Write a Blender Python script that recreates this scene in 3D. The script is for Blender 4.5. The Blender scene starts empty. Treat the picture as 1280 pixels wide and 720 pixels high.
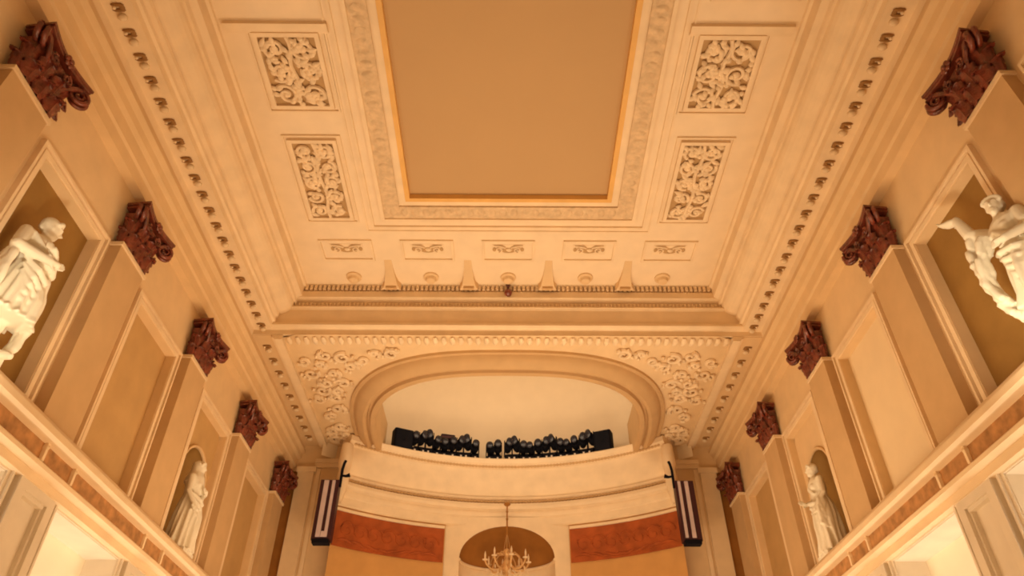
import bpy, bmesh, math, random
from mathutils import Vector, Matrix
random.seed(7)
C = bpy.context.scene.collection
PI = math.pi

# ------------------------------------------------------------------ materials
def mat(name, col, rough=0.7, var=0.10, vscale=1.5, bump=0.0, bscale=8.0, spec=0.25, metal=0.0, emit=None, kind='noise'):
    m = bpy.data.materials.new(name); m.use_nodes = True
    nt = m.node_tree; b = nt.nodes['Principled BSDF']
    b.inputs['Roughness'].default_value = rough
    b.inputs['Metallic'].default_value = metal
    b.inputs['Specular IOR Level'].default_value = spec
    tc = nt.nodes.new('ShaderNodeTexCoord')
    n = nt.nodes.new('ShaderNodeTexNoise'); n.inputs['Scale'].default_value = vscale; n.inputs['Detail'].default_value = 4
    nt.links.new(tc.outputs['Object'], n.inputs['Vector'])
    r = nt.nodes.new('ShaderNodeValToRGB')
    r.color_ramp.elements[0].position = 0.3; r.color_ramp.elements[1].position = 0.7
    r.color_ramp.elements[0].color = (*[c*(1-var) for c in col], 1)
    r.color_ramp.elements[1].color = (*[min(1, c*(1+var)) for c in col], 1)
    nt.links.new(n.outputs['Fac'], r.inputs['Fac'])
    nt.links.new(r.outputs['Color'], b.inputs['Base Color'])
    if bump:
        if kind == 'voronoi':
            t = nt.nodes.new('ShaderNodeTexVoronoi'); out = t.outputs['Distance']
        else:
            t = nt.nodes.new('ShaderNodeTexNoise'); t.inputs['Detail'].default_value = 5; out = t.outputs['Fac']
        t.inputs['Scale'].default_value = bscale
        nt.links.new(tc.outputs['Object'], t.inputs['Vector'])
        bp = nt.nodes.new('ShaderNodeBump'); bp.inputs['Strength'].default_value = bump; bp.inputs['Distance'].default_value = 0.1
        nt.links.new(out, bp.inputs['Height']); nt.links.new(bp.outputs['Normal'], b.inputs['Normal'])
    if emit:
        b.inputs['Emission Color'].default_value = (*emit[0], 1); b.inputs['Emission Strength'].default_value = emit[1]
    return m

M = dict(
    wall=mat('wall_plaster', (0.78, 0.57, 0.33), var=0.05, bump=0.06, bscale=3),
    trim=mat('moulding_plaster', (0.85, 0.66, 0.43), var=0.06, bump=0.05, bscale=5),
    frieze=mat('frieze_plaster', (0.76, 0.54, 0.30), var=0.05),
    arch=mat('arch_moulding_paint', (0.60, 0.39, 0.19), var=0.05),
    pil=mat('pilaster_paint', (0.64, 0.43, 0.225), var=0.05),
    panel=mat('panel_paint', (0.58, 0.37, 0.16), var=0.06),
    pale=mat('pale_panel', (0.86, 0.69, 0.45), var=0.03),
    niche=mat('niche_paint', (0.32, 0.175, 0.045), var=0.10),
    ceil=mat('ceiling_paint', (0.86, 0.68, 0.46), var=0.04),
    inset=mat('ceiling_inset_paint', (0.55, 0.355, 0.172), var=0.02, vscale=0.3),
    gilt=mat('gilt_line', (0.80, 0.47, 0.15), rough=0.5, var=0.06),
    carved=mat('carved_plaster', (0.71, 0.52, 0.315), var=0.12, vscale=5, bump=0.6, bscale=4.0, kind='voronoi'),
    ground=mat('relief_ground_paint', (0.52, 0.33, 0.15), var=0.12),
    relief=mat('relief_plaster', (0.84, 0.65, 0.42), var=0.10, vscale=3),
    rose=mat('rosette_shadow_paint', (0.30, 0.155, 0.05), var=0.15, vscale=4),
    cap=mat('red_bronze', (0.165, 0.030, 0.014), rough=0.32, var=0.5, vscale=4, bump=0.35, bscale=8, spec=0.8),
    marble=mat('statue_plaster', (0.84, 0.77, 0.62), rough=0.6, var=0.05, bump=0.10, bscale=9),
    brownrail=mat('brown_frieze_paint', (0.44, 0.225, 0.09), var=0.35, vscale=3.5),
    lower=mat('lower_wall_paint', (0.76, 0.66, 0.52), var=0.06),
    redpanel=mat('red_brown_panel', (0.38, 0.085, 0.018), var=0.22, vscale=2.0, bump=0.1, bscale=6),
    orange=mat('lower_stage_wall', (0.62, 0.33, 0.11), var=0.06),
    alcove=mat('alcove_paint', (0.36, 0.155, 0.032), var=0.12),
    glow=mat('lit_recess_tone', (0.93, 0.85, 0.69), var=0.02),  # paler back colour gives the lower openings their lit look
    recess=mat('stage_recess_paint', (0.90, 0.74, 0.52), var=0.02),
    black=mat('black_metal', (0.005, 0.005, 0.009), rough=0.7, var=0.3, spec=0.12),
    lens=mat('glass_lens', (0.02, 0.02, 0.03), rough=0.25, spec=0.5),
    white=mat('pale_glint', (0.75, 0.66, 0.58), rough=0.5),
    maroon=mat('dark_maroon_case', (0.055, 0.018, 0.022), rough=0.45),
    lav=mat('pale_grille', (0.62, 0.50, 0.50), rough=0.5, bump=0.2, bscale=60),
    brass=mat('chandelier_brass', (0.72, 0.45, 0.20), rough=0.4, var=0.15, metal=0.3),
    glass=mat('chandelier_crystal', (0.85, 0.66, 0.42), rough=0.2, spec=0.6),
    floor=mat('hall_floor', (0.30, 0.18, 0.09), rough=0.5, var=0.2),
)

# ------------------------------------------------------------------ mesh helpers
class MB:
    def __init__(s): s.bm = bmesh.new(); s.mi = 0
    def face(s, vs):
        try:
            f = s.bm.faces.new(vs); f.material_index = s.mi; return f
        except ValueError: return None
    def box(s, x0, x1, y0, y1, z0, z1):
        v = [s.bm.verts.new((x, y, z)) for z in (z0, z1) for y in (y0, y1) for x in (x0, x1)]
        for q in ((0,2,3,1),(4,5,7,6),(0,1,5,4),(2,6,7,3),(0,4,6,2),(1,3,7,5)): s.face([v[i] for i in q])
        return s
    def loft(s, rings, closed=True, cap0=True, cap1=True):
        R = [[s.bm.verts.new(p) for p in r] for r in rings]
        n = len(R[0])
        for a, b in zip(R, R[1:]):
            for i in range(n if closed else n-1):
                s.face([a[i], a[(i+1) % n], b[(i+1) % n], b[i]])
        if closed and cap0: s.face(R[0][::-1])
        if closed and cap1: s.face(R[-1])
        return s
    def prism(s, pts, f, t0, t1):          # pts: 2-D outline, f(a,b,t)->xyz
        return s.loft([[f(a, b, t0) for a, b in pts], [f(a, b, t1) for a, b in pts]])
    def tube(s, pts, rad, n=8, flat=1.0):
        pts = [Vector(p) for p in pts]
        if not hasattr(rad, '__len__'): rad = [rad]*len(pts)
        rings = []; up = Vector((0.13, 0.21, 1)).normalized()
        for i, p in enumerate(pts):
            d = (pts[min(i+1, len(pts)-1)] - pts[max(i-1, 0)])
            if d.length < 1e-9: d = Vector((0, 0, 1))
            d.normalize()
            if abs(d.dot(up)) > 0.97: up = Vector((1, 0.1, 0.05)).normalized()
            a = d.cross(up).normalized(); b = d.cross(a).normalized(); up = -b if False else up
            rings.append([p + (a*math.cos(2*PI*k/n) + b*math.sin(2*PI*k/n)*flat)*rad[i] for k in range(n)])
        return s.loft(rings)
    def lathe(s, prof, c=(0, 0, 0), n=16):  # prof: (r,z)
        return s.loft([[(c[0]+r*math.cos(2*PI*k/n), c[1]+r*math.sin(2*PI*k/n), c[2]+z) for k in range(n)] for r, z in prof])
    def ball(s, c, r, n=10, m=6):
        if not hasattr(r, '__len__'): r = (r, r, r)
        rings = []
        for j in range(m+1):
            t = PI*(j/m); q = max(math.sin(t), 0.02)
            rings.append([(c[0]+r[0]*q*math.cos(2*PI*k/n), c[1]+r[1]*q*math.sin(2*PI*k/n), c[2]-r[2]*math.cos(t)) for k in range(n)])
        return s.loft(rings)
    def build(s, name, mats, parent=None, smooth=None, loc=None, rotz=None, kind=None):
        bmesh.ops.recalc_face_normals(s.bm, faces=s.bm.faces)
        me = bpy.data.meshes.new(name); s.bm.to_mesh(me); s.bm.free()
        for m in (mats if isinstance(mats, (list, tuple)) else [mats]): me.materials.append(m)
        if smooth:
            me.polygons.foreach_set('use_smooth', [True]*len(me.polygons))
            try: me.set_sharp_from_angle(angle=math.radians(smooth))
            except Exception: pass
        o = bpy.data.objects.new(name, me); C.objects.link(o)
        if parent: o.parent = parent
        if loc: o.location = loc
        if rotz is not None: o.rotation_euler.z = rotz
        if kind: o['kind'] = kind
        return o

def tag(o, label, cat, group=None, kind=None):
    o['label'] = label; o['category'] = cat
    if group: o['group'] = group
    if kind: o['kind'] = kind
    return o
def empty(name, loc=(0, 0, 0), rotz=0):
    o = bpy.data.objects.new(name, None); C.objects.link(o); o.location = loc; o.rotation_euler.z = rotz
    o.empty_display_size = 0.2
    return o
def dup(root, loc, rotz=0, scale=None):
    r = root.copy(); C.objects.link(r); r.location = loc; r.rotation_euler.z = rotz
    if scale: r.scale = scale
    for ch in list(root.children):
        c = ch.copy(); C.objects.link(c); c.parent = r
        for g in list(ch.children):
            d = g.copy(); C.objects.link(d); d.parent = c
    return r

FLOOR = -3.0; D = 31.4; Y0 = -4.0; PITCH = 5.25
PIL = [9.15 + PITCH*k for k in range(-2, 5)]          # pilaster centres
BAY = [11.85 + PITCH*k for k in range(-2, 4)]         # bay centres
SIDE = {-1: 'left', 1: 'right'}

# ------------------------------------------------------------------ floor, ceiling
MB().box(-14, 14, Y0, 36, FLOOR-0.2, FLOOR).build('floor', M['floor'], kind='structure')
Z = 18.0
IX, IY = 3.47, 17.26
mb = MB()
for x0, x1, y0, y1 in ((-8.2, -IX, Y0, 22.3), (IX, 8.2, Y0, 22.3), (-IX, IX, IY, 22.3)):
    mb.box(x0, x1, y0, y1, Z, Z+0.5)
ceiling = mb.build('ceiling', M['ceil'], kind='structure')
MB().box(-IX-.3, IX+.3, Y0, IY+.3, Z+0.14, Z+0.34).build('inset_panel', M['inset'], ceiling)
def u_band(mb, o0, o1, z0, z1):                        # three-sided band round the inset
    for s in (-1, 1):
        a, b = sorted((s*(IX+o0), s*(IX+o1)))
        mb.box(a, b, Y0, IY+o1, z0, z1)
    mb.box(-IX-o0, IX+o0, IY+o0, IY+o1, z0, z1)
    return mb
u_band(MB(), -0.06, 0.10, Z-0.08, Z+0.13).build('gilt_fillet', M['gilt'], ceiling)
u_band(MB(), 0.10, 0.30, Z-0.05, Z).build('inner_fillet', M['trim'], ceiling)
mb = u_band(MB(), 0.36, 0.92, Z-0.07, Z)
carv = mb.build('carved_band', M['carved'], ceiling)
mb = MB()
for i in range(22):
    x = -4.05 + i*8.1/21
    mb.ball((x, IY+0.64, Z-0.07), (0.14, 0.2, 0.05), 8, 4)
for s in (-1, 1):
    for i in range(34):
        mb.ball((s*(IX+0.64), 5.6+i*0.35, Z-0.07), (0.2, 0.13, 0.035), 8, 4)
mb.build('egg_moulding', M['carved'], ceiling, smooth=60)
u_band(MB(), 0.92, 1.05, Z-0.13, Z).build('outer_fillet', M['trim'], ceiling)
mb = u_band(MB(), 1.36, 1.46, Z-0.07, Z); u_band(mb, 1.60, 1.66, Z-0.04, Z)
mb.build('border_bead', M['trim'], ceiling)

# ------------------------------------------------------------------ carved ceiling panels
def spiral(cx, cy, r0, turns, a0, sgn, n=22):
    out = []
    for i in range(n):
        t = i/(n-1); a = a0 + sgn*turns*2*PI*t; r = r0*(1-0.86*t)
        out.append((cx+r*math.cos(a), cy+r*math.sin(a)))
    return out
def relief(mb, x0, x1, y0, y1, z, rng, dens=1.0, th=0.055):
    """scrolls, leaves and buds hanging below the plane z"""
    w, h = x1-x0, y1-y0; cx = (x0+x1)/2
    n = max(2, round(h/w*2))
    for i in range(n):                                   # mirrored scrolls up a central stem
        cy = y0 + h*(i+0.5)/n; r = min(w*0.21, h/n*0.46)
        for s in (-1, 1):
            mb.tube([(x, y, z-0.05) for x, y in spiral(cx+s*w*0.25, cy, r, 1.5, rng.uniform(0, 6.28), s*(1 if i % 2 else -1))], [th*1.25-0.02*k/22 for k in range(22)], 6)
            mb.ball((cx+s*w*0.25, cy, z-0.07), (r*0.33, r*0.33, 0.07), 8, 4)
    mb.tube([(cx+0.06*math.sin(k), y0+h*k/12, z-0.06) for k in range(13)], th*1.15, 6)
    for k in range(int(46*dens)):                        # leaf blobs
        x, y = rng.uniform(x0+.06, x1-.06), rng.uniform(y0+.06, y1-.06); a = rng.uniform(0, PI); l = rng.uniform(.09, .19)
        p = [(x+l*math.cos(a)*t, y+l*math.sin(a)*t, z-0.04-0.05*(1-t*t)) for t in (-1, -.5, 0, .5, 1)]
        mb.tube(p, [.02, .065, .085, .06, .015], 6, 0.7)
rng = random.Random(3)
def ceiling_panel(x0, x1, y0, y1, s, label, frame=0.13, dens=1.0, group='carved ceiling panels'):
    cx, cy = (x0+x1)/2, (y0+y1)/2
    o = empty('carved_ceiling_panel', (s*cx, cy, Z))
    hx, hy = (x1-x0)/2, (y1-y0)/2
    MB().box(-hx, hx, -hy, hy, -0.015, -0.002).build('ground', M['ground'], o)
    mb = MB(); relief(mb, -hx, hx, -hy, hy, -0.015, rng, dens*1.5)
    mb.build('scroll_relief', M['relief'], o, smooth=50)
    mb = MB(); f = frame
    for a, b, c, d in ((-hx-f, hx+f, -hy-f, -hy), (-hx-f, hx+f, hy, hy+f), (-hx-f, -hx, -hy, hy), (hx, hx+f, -hy, hy)):
        mb.box(a, b, c, d, -0.11, 0)
    g = f+0.09
    for e, w_, dz in ((g, 0.06, 0.06),):
        for a, b, c, d in ((-hx-e-w_, hx+e+w_, -hy-e-w_, -hy-e), (-hx-e-w_, hx+e+w_, hy+e, hy+e+w_), (-hx-e-w_, -hx-e, -hy-e, hy+e), (hx+e, hx+e+w_, -hy-e, hy+e)):
            mb.box(a, b, c, d, -dz, 0)
    mb.build('frame', M['trim'], o)
    return tag(o, label, 'ceiling panel', group)
for s in (-1, 1):
    ceiling_panel(5.42, 7.02, 11.05, 13.35, s, f'square carved scrollwork panel on the {SIDE[s]} of the ceiling, the nearer of two', dens=1.35)
    ceiling_panel(5.62, 6.92, 14.8, 18.15, s, f'long carved scrollwork panel on the {SIDE[s]} of the ceiling, the farther of two', dens=1.3)
    # plain coffer and cross mouldings nearer the viewer
    mb = MB()
    a, b = sorted((s*5.0, s*7.85))
    mb.box(a, b, 10.62, 10.86, Z-0.14, Z); mb.box(a, b, 10.86, 10.95, Z-0.07, Z)
    mb.build('cross_moulding', M['trim'], ceiling)
    mb = MB(); a, b = sorted((s*5.35, s*7.75))
    mb.box(a, b, 9.80, 9.92, Z-0.13, Z); mb.box(a, b, 6.6, 6.75, Z-0.13, Z)
    for x in (a, b-0.1): mb.box(x, x+0.1, 6.7, 9.85, Z-0.13, Z)
    mb.build('plain_coffer_frame', M['trim'], ceiling)
names = {-2: 'leftmost', -1: 'second from the left', 0: 'middle', 1: 'second from the right', 2: 'rightmost'}
for k in range(-2, 3):
    x = k*3.02
    o = empty('cartouche_panel', (x, 19.86, Z))
    mb = MB(); mb.box(-0.62, 0.62, -0.26, 0.26, -0.012, -0.002)
    MBf = mb.build('panel_ground', M['trim'], o)
    mb = MB()
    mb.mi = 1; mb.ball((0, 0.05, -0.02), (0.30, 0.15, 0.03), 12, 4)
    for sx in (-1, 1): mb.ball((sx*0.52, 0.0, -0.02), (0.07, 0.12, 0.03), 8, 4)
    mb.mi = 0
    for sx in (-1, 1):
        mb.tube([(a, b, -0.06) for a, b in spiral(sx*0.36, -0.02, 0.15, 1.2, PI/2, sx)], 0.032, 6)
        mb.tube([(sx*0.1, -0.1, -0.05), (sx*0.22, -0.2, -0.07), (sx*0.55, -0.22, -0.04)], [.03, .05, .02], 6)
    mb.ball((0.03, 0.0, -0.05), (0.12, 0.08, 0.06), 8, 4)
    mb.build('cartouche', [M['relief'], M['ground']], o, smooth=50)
    mb = MB()
    for a, b, c, d in ((-0.98, 0.98, -0.50, -0.42), (-0.98, 0.98, 0.55, 0.66), (-0.98, -0.90, -0.42, 0.55), (0.90, 0.98, -0.42, 0.55)):
        mb.box(a, b, c, d, -0.07, 0)
    mb.build('frame', M['trim'], o)
    tag(o, f'small cream cartouche panel, {names[k]} of five along the far ceiling edge', 'ceiling panel', 'row of five cartouche panels')

# ------------------------------------------------------------------ cross beam at the far end of the ceiling
beam = [(21.9, 18.3), (21.9, 18.05), (21.95, 17.98), (22.12, 17.96), (22.12, 17.72), (22.0, 17.66), (21.98, 17.36), (22.06, 17.30),
        (22.2, 17.24), (22.2, 17.03), (22.05, 16.98), (22.02, 16.90), (22.16, 16.84), (22.18, 16.22), (22.05, 16.17), (22.03, 16.05), (22.12, 15.98),
        (22.25, 15.95), (22.25, 15.74), (22.34, 15.74), (22.34, 18.3)]
trim_1 = MB().prism(beam, lambda a, b, t: (t, a, b), -10.3, 10.3).build('trim_1', M['trim'], kind='structure')
mb = MB()
for i in range(96):
    x = -8.3 + i*16.6/95; mb.box(x-0.05, x+0.05, 21.96, 22.13, 17.74, 17.95)
mb.build('dentil_course', M['trim'], trim_1)
mb = MB()
for i in range(110):
    x = -8.3 + i*16.6/109; mb.ball((x, 22.14, 17.12), (0.05, 0.06, 0.08), 6, 4)
mb.build('bead_course', M['trim'], trim_1)
mb = MB()
for i in range(52):                                       # upright leaves along the lower frieze
    x = -8.35 + i*16.7/51
    mb.tube([(x, 22.3, 15.66), (x+.02, 22.45, 15.6), (x, 22.62, 15.6), (x-.02, 22.8, 15.66)], [.07, .11, .09, .03], 6, .6)
mb.build('leaf_course', M['relief'], trim_1, smooth=50)
# scroll consoles and knobs standing on the beam against the ceiling
for k, x in enumerate((-4.6, -1.55, 1.55, 4.6)):
    w = 0.30
    prof = [(20.5, Z), (21.0, Z-0.05), (21.4, Z-0.12), (21.75, Z-0.26), (21.9, Z-0.33), (21.9, Z)]
    mb = MB(); rings = []
    for i, (y, z) in enumerate(prof[:-1]):
        t = i/4; hw = 0.14+0.22*t*t
        rings.append([(-hw, y-21.9, 0), (-hw, y-21.9, z-Z), (hw, y-21.9, z-Z), (hw, y-21.9, 0)])
    o = mb.loft(rings).build('ceiling_console', M['frieze'], loc=(x, 21.9, Z), smooth=40)
    tag(o, f'cream scroll console above the ceiling cross beam, {("leftmost", "second from the left", "second from the right", "rightmost")[k]} of four', 'bracket', 'consoles along the far ceiling edge')
    MB().box(-0.2, 0.2, -0.16, -0.02, -0.36, -0.25).build('console_foot', M['arch'], o)
for k in range(-2, 3):
    o = MB().lathe([(.30, 0), (.30, -.06), (.22, -.1), (.18, -.22), (.06, -.27)], n=14).build('ceiling_boss', M['frieze'], loc=(k*3.02, 21.5, Z), smooth=40)
    tag(o, f'small round plaster knob under the far ceiling edge, {names[k]} of five', 'ornament', 'knobs along the far ceiling edge')
o = MB().lathe([(.04, .12), (.13, .08), (.16, 0), (.13, -.1), (.04, -.16)], n=12).build('bronze_boss', M['cap'], loc=(0.0, 21.86, 17.52), smooth=60)
MB().ball((0, 0.02, 0.4), (.09, .1, .13)).build('upper_bead', M['cap'], o, smooth=60)
tag(o, 'small dark bronze boss at the middle of the ceiling cross beam', 'ornament')

# ------------------------------------------------------------------ side walls
def bayrect(c): return (c-1.35, c+1.35)
OZ0, OZ1 = 7.2, 12.2                                     # recess bottom / top
for s in (-1, 1):
    S = SIDE[s]
    sx = lambda x: s*x
    def bx(mb, x0, x1, y0, y1, z0, z1):
        a, b = sorted((s*x0, s*x1)); mb.box(a, b, y0, y1, z0, z1)
    mb = MB()
    edges = [Y0]
    for c in BAY: edges += list(bayrect(c))
    edges.append(D+0.3)
    for i in range(0, len(edges), 2): bx(mb, 10.3, 10.6, edges[i], edges[i+1], 6.32, 14.6)
    for c in BAY:
        a, b = bayrect(c); bx(mb, 10.3, 10.6, a, b, OZ1, 14.6); bx(mb, 10.3, 10.6, a, b, 6.32, OZ0)
    for c in BAY:                                          # jambs and soffit of each recess
        a, b = bayrect(c)
        bx(mb, 10.22, 11.3, a-0.08, a+.02, OZ0, OZ1+.08); bx(mb, 10.22, 11.3, b-.02, b+0.08, OZ0, OZ1+.08); bx(mb, 10.22, 11.3, a-.08, b+.08, OZ1-.02, OZ1+0.08); bx(mb, 10.22, 11.3, a, b, OZ0-0.1, OZ0)
    W = mb.build('wall_'+S, M['wall'], kind='structure')
    # recess backs
    for k, c in enumerate(BAY):
        a, b = bayrect(c); kk = k-2                        # 0: near statue bay
        if kk in (0,):
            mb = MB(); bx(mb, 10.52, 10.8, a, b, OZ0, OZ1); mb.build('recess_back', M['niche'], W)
        elif kk == 2:                                      # arched niche inside the recess
            r = 1.08; zs = 9.95; N = 14; x0 = 10.46
            mb = MB()
            arch = [(c-r, OZ0)] + [(c-r*math.cos(PI*i/N), zs+r*math.sin(PI*i/N)) for i in range(N+1)] + [(c+r, OZ0)]
            outer = [(a, OZ0)] + [(min(max(c-1.35*math.cos(PI*i/N)*1.42, a), b), min(OZ1, zs+(OZ1-zs)*math.sin(PI*i/N)*1.42)) for i in range(N+1)] + [(b, OZ0)]
            mb.loft([[(s*x0, y, z) for y, z in arch], [(s*x0, y, z) for y, z in outer]], closed=False)
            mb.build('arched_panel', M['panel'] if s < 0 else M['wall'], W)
            mb = MB()                                       # half-round shell
            cols = []
            for j in range(9):
                ph = PI*j/8
                col = [(s*(x0+0.62*math.sin(ph)), c-r*math.cos(ph), OZ0), (s*(x0+0.62*math.sin(ph)), c-r*math.cos(ph), zs)]
                for i in range(1, 7):
                    t = PI/2*i/6
                    col.append((s*(x0+0.62*math.sin(ph)*math.cos(t)), c-r*math.cos(ph)*math.cos(t), zs+r*math.sin(t)))
                cols.append(col)
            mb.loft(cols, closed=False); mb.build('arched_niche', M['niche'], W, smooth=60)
            mb = MB(); mb.tube([(s*(x0-.03), y, z) for y, z in arch], 0.06, 6); mb.build('archivolt', M['frieze'], W, smooth=60)
        else:
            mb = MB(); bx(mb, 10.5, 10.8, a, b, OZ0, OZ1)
            mb.build('recess_back', M['pale'] if (kk == 1 and s > 0) else M['panel'], W)  # right-hand panel of this bay is paler than the left
    # moulded frames round the recesses
    for k, c in enumerate(BAY):
        a, b = bayrect(c); mb = MB()
        for o0, o1, dx in ((0, 0.13, 0.11), (0.13, 0.20, 0.05), (0.20, 0.27, 0.14)):
            bx(mb, 10.3-dx, 10.35, a-o1, a-o0, OZ0, OZ1+o1); bx(mb, 10.3-dx, 10.35, b+o0, b+o1, OZ0, OZ1+o1); bx(mb, 10.3-dx, 10.35, a-o0, b+o0, OZ1+o0, OZ1+o1)
        mb.build('recess_frame', M['trim'], W)
    # pilasters
    for c in PIL:
        if c < 0: continue
        mb = MB(); bx(mb, 10.0, 10.35, c-0.68, c+0.68, 6.9, 12.5); P = mb.build('pilaster', M['pil'], W)
        mb = MB(); bx(mb, 9.95, 10.35, c-0.73, c+0.73, 12.5, 12.6); bx(mb, 9.93, 10.35, c-0.75, c+0.75, 7.0, 7.5); mb.build('astragal', M['trim'], P)
    # entablature and cornice, lower part running the full depth
    low = [(10.5, 14.3), (10.02, 14.3), (10.0, 14.62), (9.93, 14.66), (9.9, 15.0), (9.78, 15.06), (9.74, 15.25), (9.62, 15.36), (9.62, 15.44), (9.72, 15.48), (9.72, 15.72), (10.5, 15.72)]
    T = MB().prism([(s*a, b) for a, b in low], lambda a, b, t: (a, t, b), Y0, D+.3).build('trim_'+('2' if s < 0 else '3'), M['frieze'], kind='structure')
    up = [(9.72, 15.7), (9.70, 15.95), (8.98, 15.95), (8.97, 16.16), (8.9, 16.2), (8.88, 16.28), (8.96, 16.34), (8.84, 16.5), (8.82, 16.6), (8.9, 16.64)]
    cove = [(8.9-0.55*math.sin(t*PI/2/6), 16.64+0.5*(1-math.cos(t*PI/2/6))) for t in range(1, 7)]
    up2 = up + cove + [(8.27, 17.14), (8.24, 17.26), (8.30, 17.30), (8.24, 17.34), (8.08, 17.42), (8.08, 17.86), (8.0, 17.9), (7.98, 18.02), (8.2, 18.5), (10.5, 18.5), (10.5, 15.7)]
    U = MB().prism([(s*a, b) for a, b in up2], lambda a, b, t: (a, t, b), Y0, 22.25).build('trim_'+('4' if s < 0 else '5'), M['trim'], kind='structure')
    # mitred end of the cornice, then the plain strip that runs on to the stage wall
    mb = MB(); a, b = sorted((s*8.55, s*8.84)); mb.box(a, b, 22.25, D+.3, 15.52, 15.72); a, b = sorted((s*8.84, s*8.95)); mb.box(a, b, 22.25, D+.3, 15.60, 15.72)
    mb.build('soffit_strip', M['trim'], U)
    # rosettes hanging under the cornice
    proto = None
    def rosette(loc, first):
        if first is None:
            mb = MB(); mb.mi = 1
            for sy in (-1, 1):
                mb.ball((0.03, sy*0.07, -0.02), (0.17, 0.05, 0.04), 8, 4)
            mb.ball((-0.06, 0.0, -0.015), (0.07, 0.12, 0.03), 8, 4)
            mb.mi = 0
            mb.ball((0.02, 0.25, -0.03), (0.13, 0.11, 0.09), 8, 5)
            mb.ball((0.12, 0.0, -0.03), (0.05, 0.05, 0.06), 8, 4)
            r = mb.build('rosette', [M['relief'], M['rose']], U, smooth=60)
        else:
            r = first.copy(); C.objects.link(r); r.parent = U
        r.location = loc; r.scale = (s, 1, 1)
        return r
    for i in range(21): 
        q = rosette((s*9.3, 8.4+i*0.675, 15.95), proto); proto = proto or q
    for i in range(9): rosette((s*9.3, 23.0+i*0.93, 15.71), proto)
    # gallery ledge with its brown frieze
    led = [(10.5, 7.42), (9.66, 7.36), (9.58, 7.26), (9.55, 7.18), (9.43, 7.12), (9.41, 6.97), (9.50, 6.93), (9.72, 6.90), (9.72, 6.56), (9.64, 6.54), (9.60, 6.50), (9.60, 6.41), (9.78, 6.36), (9.78, 6.18), (10.5, 6.18)]
    mb = MB(); mb.prism([(s*a, b) for a, b in led], lambda a, b, t: (a, t, b), Y0, D)
    G = mb.build('trim_'+('6' if s < 0 else '7'), M['trim'], kind='structure')
    mb = MB(); bx(mb, 9.69, 9.76, Y0, D, 6.55, 6.91); mb.build('brown_frieze', M['brownrail'], G)
    bp = None
    for c in PIL[1:]:
        for d in (-0.62, 0.62):
            if bp is None:
                mb = MB(); mb.box(-0.06, 0.06, -0.04, 0.04, -0.19, 0.19); mb.ball((0, 0, 0.1), (.10, .07, .08), 8, 4); bp = mb.build('ledge_bracket', M['trim'], G, smooth=40); q = bp
            else:
                q = bp.copy(); C.objects.link(q); q.parent = G
            q.location = (s*9.67, c+d, 6.73)
    # lower wall with lit openings
    mb = MB(); ed = [Y0]
    for c in PIL[1:-1]: ed += [c+1.0, c+PITCH-1.0]
    ed.append(D)
    LZ = 6.14
    for i in range(0, len(ed), 2): bx(mb, 10.0, 10.3, ed[i], ed[i+1], FLOOR, 6.3)
    for i in range(1, len(ed)-1, 2): bx(mb, 10.0, 10.3, ed[i], ed[i+1], LZ, 6.3)
    for i in range(1, len(ed)-1, 2): 
        bx(mb, 9.97, 10.9, ed[i]-.12, ed[i]+.02, FLOOR, LZ); bx(mb, 9.97, 10.9, ed[i+1]-.02, ed[i+1]+.12, FLOOR, LZ); bx(mb, 9.97, 10.9, ed[i]-.1, ed[i+1]+.1, LZ-.02, LZ+.12)
    L = mb.build('wall_'+S+'_lower', M['lower'], kind='structure')
    for i in range(1, len(ed)-1, 2):
        mb = MB()
        for o0, o1, dx in ((0, .1, .06), (.1, .16, .12)):
            bx(mb, 10.0-dx, 10.05, ed[i]-o1, ed[i]-o0, FLOOR, LZ+o1); bx(mb, 10.0-dx, 10.05, ed[i+1]+o0, ed[i+1]+o1, FLOOR, LZ+o1); bx(mb, 10.0-dx, 10.05, ed[i]-o0, ed[i+1]+o0, LZ+o0, LZ+o1)
        mb.build('opening_frame', M['lower'], L)
        mb = MB(); bx(mb, 10.78, 10.95, ed[i]-.1, ed[i+1]+.1, FLOOR, LZ+.1); mb.build('opening_back', M['glow'], L)
    for c in PIL[1:]:
        mb = MB()
        for y0, y1 in ((c-0.7, c-0.45), (c+0.45, c+0.7)): bx(mb, 9.82, 10.05, y0, y1, FLOOR, 6.2)
        bx(mb, 9.82, 10.05, c-.45, c+.45, 5.98, 6.2)
        for y0, y1 in ((c-0.45, c-0.38), (c+0.38, c+0.45)): bx(mb, 9.9, 10.05, y0, y1, FLOOR, 5.98)
        bx(mb, 9.87, 10.05, c-.42, c+.42, 5.90, 5.98)
        mb.build('panelled_pilaster', M['lower'], L)

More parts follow.
